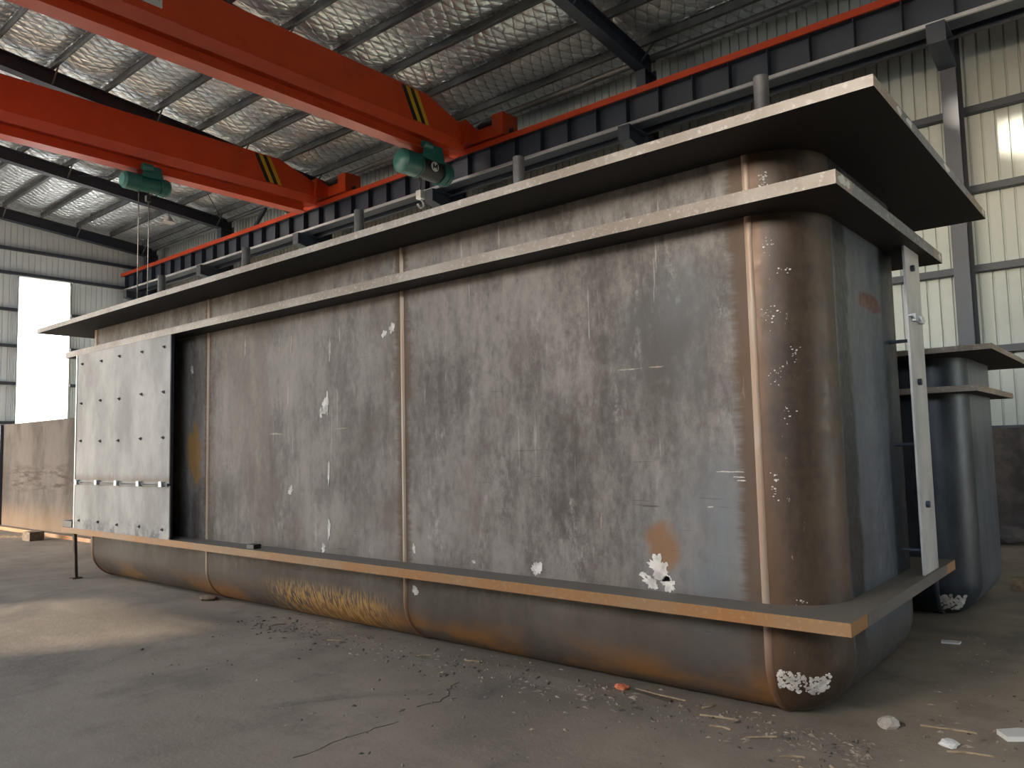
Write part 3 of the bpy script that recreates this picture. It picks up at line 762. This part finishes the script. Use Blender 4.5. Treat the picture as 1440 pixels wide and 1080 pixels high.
EDGE = ((4.27, .06), (4.48, .08), (5.42, .10), (6.70, .07))
def blotch(par, o, u, w, hw, hh, name='plaster_splash', mat='plaster', n=40, y=None, th=.004, rag=.5, seedv=0):
    """irregular flat splash on the front face, centre (u=x, w=z)"""
    random.seed(int(abs(u * 977 + w * 131)) + seedv)
    y = BODY[2] if y is None else y
    pts = []
    for i in range(n):
        a = 2 * math.pi * i / n; r = (1 - rag * .5) + rag * .3 * math.sin(2 * a + u * 9) + rag * .2 * math.sin(5 * a + w * 7) + random.uniform(-.3, .12) * rag * (1 + (i % 2))
        pts.append((u + hw * r * math.cos(a), y - th, w + hh * r * math.sin(a)))
    return MB(o).prism(pts, (0, th + .003, 0)).build(name, M[mat], par)
for (x, z, w, h) in ((-3.36, .71, .055, .075), (-2.41, .79, .10, .105), (-2.47, .70, .065, .055), (-2.35, .70, .07, .06), (-2.52, .74, .035, .03),
                     (-5.74, 1.94, .05, .08), (-5.70, 1.97, .035, .12), (-5.79, 1.89, .03, .06), (-5.68, 1.35, .022, .12), (-6.26, 1.19, .045, .055), (-8.11, 2.47, .03, .07),
                     (-4.92, 2.51, .045, .035), (-4.82, 2.55, .04, .06), (-5.68, .86, .03, .11), (-5.76, .69, .04, .05), (-4.58, .44, .045, .05),
                     (-4.59, .76, .02, .06), (-3.95, .71, .02, .02)):
    blotch(K, KO, x, z, w, h)
for (x0, x1, z) in ((-2.02, -1.83, 1.375), (-1.92, -1.83, 1.345), (-1.89, -1.83, 1.325), (-2.08, -2.03, 1.17)):
    blotch(K, KO, (x0 + x1) / 2, z, (x1 - x0) / 2, .006, 'scrape_mark', 'plaster', 14, None, .002, .5)
for (x, z, w, h) in ((-2.58, 2.02, .10, .008), (-2.38, 2.02, .08, .006), (-7.05, 2.62, .018, .14), (-5.66, 2.45, .03, .14), (-6.3, 2.1, .02, .2), (-6.25, 2.55, .02, .16), (-6.45, 2.52, .016, .16),
                     (-2.82, 1.05, .012, .07), (-6.5, 1.72, .18, .012), (-5.5, 1.74, .1, .01)):
    blotch(K, KO, x, z, w, h, 'scuff_mark', 'greyflange', 18, None, .0015, .6)
def edge_fleck(x, y, w, z0, z1, seed):
    rnd = random.Random(seed); n = 12; pts = []
    for i in range(n):
        a = 2 * math.pi * i / n; r = rnd.uniform(.5, 1)
        pts.append((x - .002, y + w * r * math.cos(a), (z0 + z1) / 2 + (z1 - z0) / 2 * r * math.sin(a)))
    MB(KO).prism(pts, (.004, 0, 0)).build('paint_fleck', M['white'], K)
for k, (y, w) in enumerate(EDGE): edge_fleck(-.93, y, w, 3.203, 3.255, k)
for k, (y, w) in enumerate(((4.10, .07), (4.2, .04), (6.38, .06))): edge_fleck(-1.18, y, w, 2.842, 2.909, 20 + k)
# chips of plaster on the rounded corner: placed on the corner surface
def corner_pt(phi, z, off=0.002):
    R = RR + off
    cx, cy = BODY[1] - RR, BODY[2] + RR
    if z >= RR: rr = R; zz = z
    else:
        al = math.asin(min(1, (RR - z) / RR)); rr = R * math.cos(al); zz = RR - R * math.sin(al)
    return Vector((cx + rr * math.sin(phi), cy - rr * math.cos(phi), zz))
def chips(par, o, n, gen, name, size=(.008, .024)):
    m = MB(o)
    for k in range(n):
        phi, z = gen()
        q = corner_pt(phi, z); e1 = (corner_pt(phi + .01, z) - q).normalized(); e2 = (corner_pt(phi, z + .005) - q).normalized(); nn = e1.cross(e2)
        if nn.dot(q - Vector((BODY[1] - RR, BODY[2] + RR, RR if z < RR else z))) < 0: nn = -nn
        s = random.uniform(*size); poly = []
        a0 = random.uniform(0, 6)
        for i in range(5):
            a = a0 + i * 1.257; r = s * random.uniform(.5, 1)
            poly.append(q + e1 * r * math.cos(a) * 1.3 + e2 * r * math.sin(a) - nn * .004)
        m.prism(poly, nn * random.uniform(.006, .009))
    return m.build(name, M['plaster'], par)
random.seed(21)
def gen_patch():
    while True:
        phi = random.uniform(.12, .95); z = random.uniform(.17, .30)
        c = .235 + .02 * math.sin(phi * 7)
        if abs(z - c) < .055 * (1.1 - .5 * abs(phi - .4)) and not (.42 < phi < .62 and z < .26 and random.random() < .75): return phi, z
tag(chips(K, KO, 300, gen_patch, 'plaster_residue', (.004, .011)), 'rough white plaster patch on the bottom corner', kind='stuff')
for (ph, z, s, n) in ((.30, 2.66, .05, 14), (.28, 2.25, .07, 16), (.33, 1.92, .07, 16), (.25, 1.35, .04, 8), (.24, 1.25, .045, 9), (.62, 2.02, .05, 10), (.55, 2.5, .05, 8), (.5, 1.7, .06, 8), (.3, 3.03, .05, 26), (.55, .66, .05, 8)):
    chips(K, KO, n, lambda: (ph + random.gauss(0, s), z + random.gauss(0, s * .5)), 'paint_fleck', (.002, .008))
# black block resting on the lower flange, prop at the far end
tag(MB((-6.62, 4.07, .651)).box(-6.68, -6.56, 4.04, 4.12, .651, .69).build('steel_offcut', M['black']), 'small black offcut lying on the rusty lower flange', 'offcut')
tag(MB((-10.9, 4.08, .651)).box(-11.0, -10.72, 4.02, 4.14, .651, .73).build('steel_offcut', M['black']), 'dark block on the far left end of the lower flange', 'offcut')
pr = thing('prop_stand', 'thin dark upright prop under the far left end of the lower flange', 'prop', (-10.8, 4.1, 0))
po = tuple(pr.location)
MB(po).bar((-10.76, 4.1, .012), (-10.82, 4.1, .571), .035, .05).build('upright', M['prop'], pr)
MB(po).box(-10.82, -10.70, 4.04, 4.16, 0, .012).build('foot_plate', M['prop'], pr)
MB(po).box(-10.88, -10.76, 4.04, 4.16, .571, .582).build('head_plate', M['prop'], pr)

# ---- the smaller kettle behind at right
B2 = (-8.0, -1.28, 7.48, 9.10)
K2 = thing('steel_kettle', 'smaller dark steel kettle standing behind the big one at right', 'kettle', (-4.6, 8.29, 0))
K2O = tuple(K2.location)
M['k2'] = mat_plain('dark_scale_steel', (.020, .025, .033), (.048, .057, .068), .42, .4, 2.5, (1.5, 1.5, .5))
M['k2end'] = mat_plain('grey_scale_steel', (.062, .076, .095), (.115, .135, .16), .4, .4, 2.5, (1.5, 1.5, .5))
kettle(K2, B2, .3, 2.23, [-4.6], 'k2end', 'k2', 'k2', 'k2end')
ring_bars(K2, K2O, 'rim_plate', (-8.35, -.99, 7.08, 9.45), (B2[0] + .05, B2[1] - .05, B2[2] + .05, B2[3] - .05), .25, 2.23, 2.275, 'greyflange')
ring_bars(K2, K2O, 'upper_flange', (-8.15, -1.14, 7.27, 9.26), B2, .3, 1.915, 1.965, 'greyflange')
random.seed(5)
m = MB(K2O)
for k in range(120):
    ph = random.uniform(.0, .8); z = random.uniform(.07, .2)
    al = math.asin((.3 - z) / .3); rr = .301 * math.cos(al); q = Vector((B2[1] - .3 + rr * math.sin(ph), B2[2] + .3 - rr * math.cos(ph), .3 - .301 * math.sin(al)))
    nn = (q - Vector((B2[1] - .3, B2[2] + .3, .3))).normalized(); e1 = nn.orthogonal().normalized(); e2 = nn.cross(e1); s = random.uniform(.006, .018)
    m.prism([q + e1 * s * math.cos(a) + e2 * s * math.sin(a) - nn * .004 for a in (0.2, 1.5, 2.9, 4.2, 5.3)], nn * .008)
tag(m.build('plaster_residue', M['plaster'], K2), 'white plaster flecks on the bottom corner', kind='stuff')

# ---- open steel shell beyond the left end
S0, S1, SY0, SY1, SH = -20.05, -12.3, 6.05, 7.9, 2.3
S = thing('steel_shell', 'low grey steel box shell with a rusty base flange at far left', 'steel shell', ((S0 + S1) / 2, (SY0 + SY1) / 2, 0))
so = tuple(S.location)
g = G('shell_steel'); n1 = g.noise(1.2, (1, 1, .5), 6, .65); n2 = g.noise(5, (.35, 1, 2.5), 7, .7); zz = g.xyz()[2]
c = g.mix(g.mr(n1, .35, .65), (.055, .05, .047), (.105, .098, .092))
c = g.mix(g.math('MULTIPLY', g.math('MULTIPLY', g.mr(zz, .7, 1.0), g.mr(zz, 1.5, 1.2)), g.mr(n2, .45, .6)), c, (.055, .045, .042))
c = g.mix(g.math('MULTIPLY', g.mr(zz, .75, .1), .6), c, (.20, .14, .09))
g.b.inputs['Specular IOR Level'].default_value = .1; M['shell'] = g.out(c, .95, 0)
MB(so).box(S0, S1, SY0, SY0 + .04, .06, SH).build('front_plate', M['shell'], S)
MB(so).box(S0, S1, SY1 - .04, SY1, .06, SH).build('rear_plate', M['shell'], S)
MB(so).box(S0, S0 + .04, SY0 + .04, SY1 - .04, .06, SH).build('end_plate', M['shell'], S)
MB(so).box(S1 - .04, S1, SY0 + .04, SY1 - .04, .06, SH).build('end_plate', M['shell'], S)
MB(so).box(S0 - .02, S1, SY0 - .16, SY0, .0, .07).build('base_flange', M['rustflange'], S)
MB(so).box(S0 - .02, S1, SY1, SY1 + .16, .0, .07).build('base_flange', M['rustflange'], S)
MB(so).box(S0, S1, SY0, SY1, .0, .06).build('base_plate', M['shell'], S)
MB(so).box(S0 - .06, S0, SY0 - .06, SY0 + .06, .07, SH).build('edge_angle', M['dark'], S)

# ================================================================== LOOSE THINGS ON THE FLOOR
random.seed(11)
def chunk(name, loc, dims, mat, label, cat, rz=0.0, group=None):
    bm = bmesh.new(); bmesh.ops.create_icosphere(bm, subdivisions=2, radius=.5)
    rnd = random.Random(int(loc[0] * 1000 + loc[1] * 77))
    for v in bm.verts:
        v.co *= rnd.uniform(.78, 1.1)
        v.co.x *= dims[0]; v.co.y *= dims[1]; v.co.z *= dims[2]
    zmin = min(v.co.z for v in bm.verts)
    for v in bm.verts: v.co.z = max(v.co.z - zmin - dims[2] * .18, 0)
    me = bpy.data.meshes.new(name); bm.to_mesh(me); bm.free(); me.materials.append(M[mat])
    ob = bpy.data.objects.new(name, me); COL.objects.link(ob); ob.location = (loc[0], loc[1], 0); ob.rotation_euler.z = rz
    return tag(ob, label, cat, group)
chunk('stone_chunk', (-1.24, 4.56), (.11, .08, .085), 'stone', 'pale stone chunk on the floor before the kettle corner', 'stone', .4)
chunk('stone_chunk', (-.93, 4.46), (.10, .085, .045), 'white', 'bluish white slab fragment beside an orange stick, lower right', 'stone', .8)
def slabpiece(name, loc, dims, rz, mat, label, cat):
    hx, hy, h = dims[0] / 2, dims[1] / 2, dims[2]; rnd = random.Random(int(abs(loc[0]) * 991))
    pts = [(-hx, -hy * .8, .002), (hx * .7, -hy, .002), (hx, hy * .6, .002), (hx * .3, hy, .002), (-hx * .9, hy * .8, .002)]
    ob = MB().prism(pts, (0, 0, h)).build(name, M[mat]); ob.location = (*loc, 0); ob.rotation_euler.z = rz
    return tag(ob, label, cat)
slabpiece('board_scrap', (-.67, 4.80), (.20, .13, .025), .7, 'white', 'white board scrap at the lower right edge of the floor', 'scrap')
slabpiece('paper_scrap', (-1.33, 6.66), (.14, .08, .012), .3, 'white', 'small white scrap on the shaded floor below the second kettle', 'scrap')
slabpiece('wood_block', (-1.18, 9.3), (.22, .16, .12), .2, 'wood', 'brown wood block at the right edge beside the second kettle', 'block')
chunk('wood_block', (-7.9, 4.33), (.24, .16, .07), 'wood', 'dark wooden chock against the underside of the big kettle', 'block', .2)
slabpiece('wood_offcut', (-17.3, 5.45), (.9, .10, .05), .5, 'wood', 'dark wood offcut lying before the steel shell', 'offcut')
slabpiece('wood_offcut', (-16.4, 5.5), (.35, .3, .16), .2, 'wood', 'short dark wood block before the steel shell, nearest the kettle', 'offcut')
slabpiece('white_offcut', (-17.9, 5.0), (.8, .12, .03), .9, 'white', 'thin white offcut on the floor at the far left edge', 'offcut')
# orange-red scrap and dark rod
rg = chunk('red_scrap', (-2.74, 4.29), (.10, .06, .05), 'redrag', 'crumpled orange red scrap at the end of a dark rod', 'scrap', .3)
tag(MB((-2.52, 4.27, 0)).path([(-2.68, 4.30, .012), (-2.5, 4.265, .012), (-2.36, 4.235, .01)], .008, 6).build('steel_rod', M['crack']), 'dark bent rod on the floor before the big kettle', 'rod')
tag(MB((-2.5, 4.33, 0)).path([(-2.66, 4.33, .008), (-2.48, 4.31, .008), (-2.30, 4.305, .008)], .005, 6).build('wood_stick', M['twig']), 'thin pale stick lying along the dark rod', 'stick')
# sticks
sticks = [((-2.02, 4.16), .22, .2), ((-1.72, 4.02), .16, .7), ((-1.36, 3.73), .16, -.5), ((-1.28, 3.83), .10, -.7), ((-1.5, 3.86), .12, .5), ((-.98, 4.70), .26, .15), ((-.83, 4.40), .2, .3), ((-2.15, 4.30), .1, 1.2),
          ((-1.95, 4.02), .12, .1), ((-3.95, 4.2), .12, .3), ((-4.35, 4.1), .1, .8), ((-5.3, 4.0), .12, .4), ((-6.2, 4.08), .12, 1.0)]
slab_lab = ['straw coloured stick on the litter before the big kettle, first from the dark rod', 'twig on the floor below the kettle corner weld', 'twig lying crosswise in the lower right foreground', 'short splinter beside the crosswise foreground twig', 'small twig between the corner and the foreground twigs',
            'long thin stick behind the white slab fragment', 'orange tinted stick touching the white slab fragment', 'short splinter by the red scrap',
            'short stick in the litter strip before the corner', 'small stick on the floor below the middle weld', 'short pale splinter left of the middle weld base', 'tiny stick before the orange hatched bend', 'pale chip of wood on the floor left of the hatched bend']
for ((x, y), L, a), lab in zip(sticks, slab_lab):
    c, s = math.cos(a) * L / 2, math.sin(a) * L / 2
    tag(MB((x, y, 0)).path([(x - c, y - s, .006), (x + random.uniform(-.01, .01), y + random.uniform(-.01, .01), .008), (x + c, y + s, .006)], .006, 6).build('wood_stick', M['twig']), lab, 'stick', 'sticks on the floor')
# fine litter: chips, splinters and pebbles nobody could count
m = MB()
for k in range(1300):
    if k < 850:
        t_ = random.random(); x = -1.2 - 5.5 * t_ ** 1.4; y = random.gauss(4.12, .17) - .05 * t_
        if y > 4.45: y = 8.7 - y - .1
    elif k < 1080: x = random.uniform(-6.5, -.6); y = random.uniform(2.6, 4.2)
    else: x = random.uniform(-1.3, .1); y = random.uniform(4.3, 7.0)
    if -1.7 < x < -1.2 and y > 4.3 and y < 6.3: continue
    s = random.uniform(.003, .0125); a = random.uniform(0, 6.28); el = random.uniform(1, 3.2)
    u = Vector((math.cos(a), math.sin(a), 0)) * s * el; v = Vector((-math.sin(a), math.cos(a), 0)) * s; p = Vector((x, y, .001)); h = Vector((random.uniform(-.3, .3) * s, 0, s * random.uniform(.5, 1.2)))
    m.add([p - u, p + v, p + u, p - v, p + h], [(0, 1, 2, 3), (0, 4, 1), (1, 4, 2), (2, 4, 3), (3, 4, 0)])
tag(m.build('floor_litter', M['litter']), 'scattered chips and dry litter on the floor along the kettle', 'litter', kind='stuff')
# lamp under the rafter near the far corner
lt = thing('bay_lamp', 'small round lamp hanging under the roof near the far corner', 'lamp', (-24.6, 12.0, 9.35))
lo_ = tuple(lt.location)
MB(lo_).tube((-24.6, 12.0, 9.75), (-24.6, 12.0, 9.35), .012, 6).build('stem', M['rafter'], lt)
MB(lo_).tube((-24.6, 12.0, 9.35), (-24.6, 12.0, 9.15), .06, 16, .2).build('shade', M['lamp'], lt, True)
# rubble along the foot of the right wall
for k, (x, w, h, lab) in enumerate(((-2.9, .5, .22, 'dark rubble heap at the wall foot right of the small kettle'), (-1.9, .7, .3, 'larger dark rubble heap against the right wall dado'), (-1.0, .5, .2, 'low rubble heap at the wall foot by the picture edge'))):
    chunk('rubble_heap', (x, 13.1), (w * 1.2, .45, h), 'brick', lab, 'rubble', .1 * k)
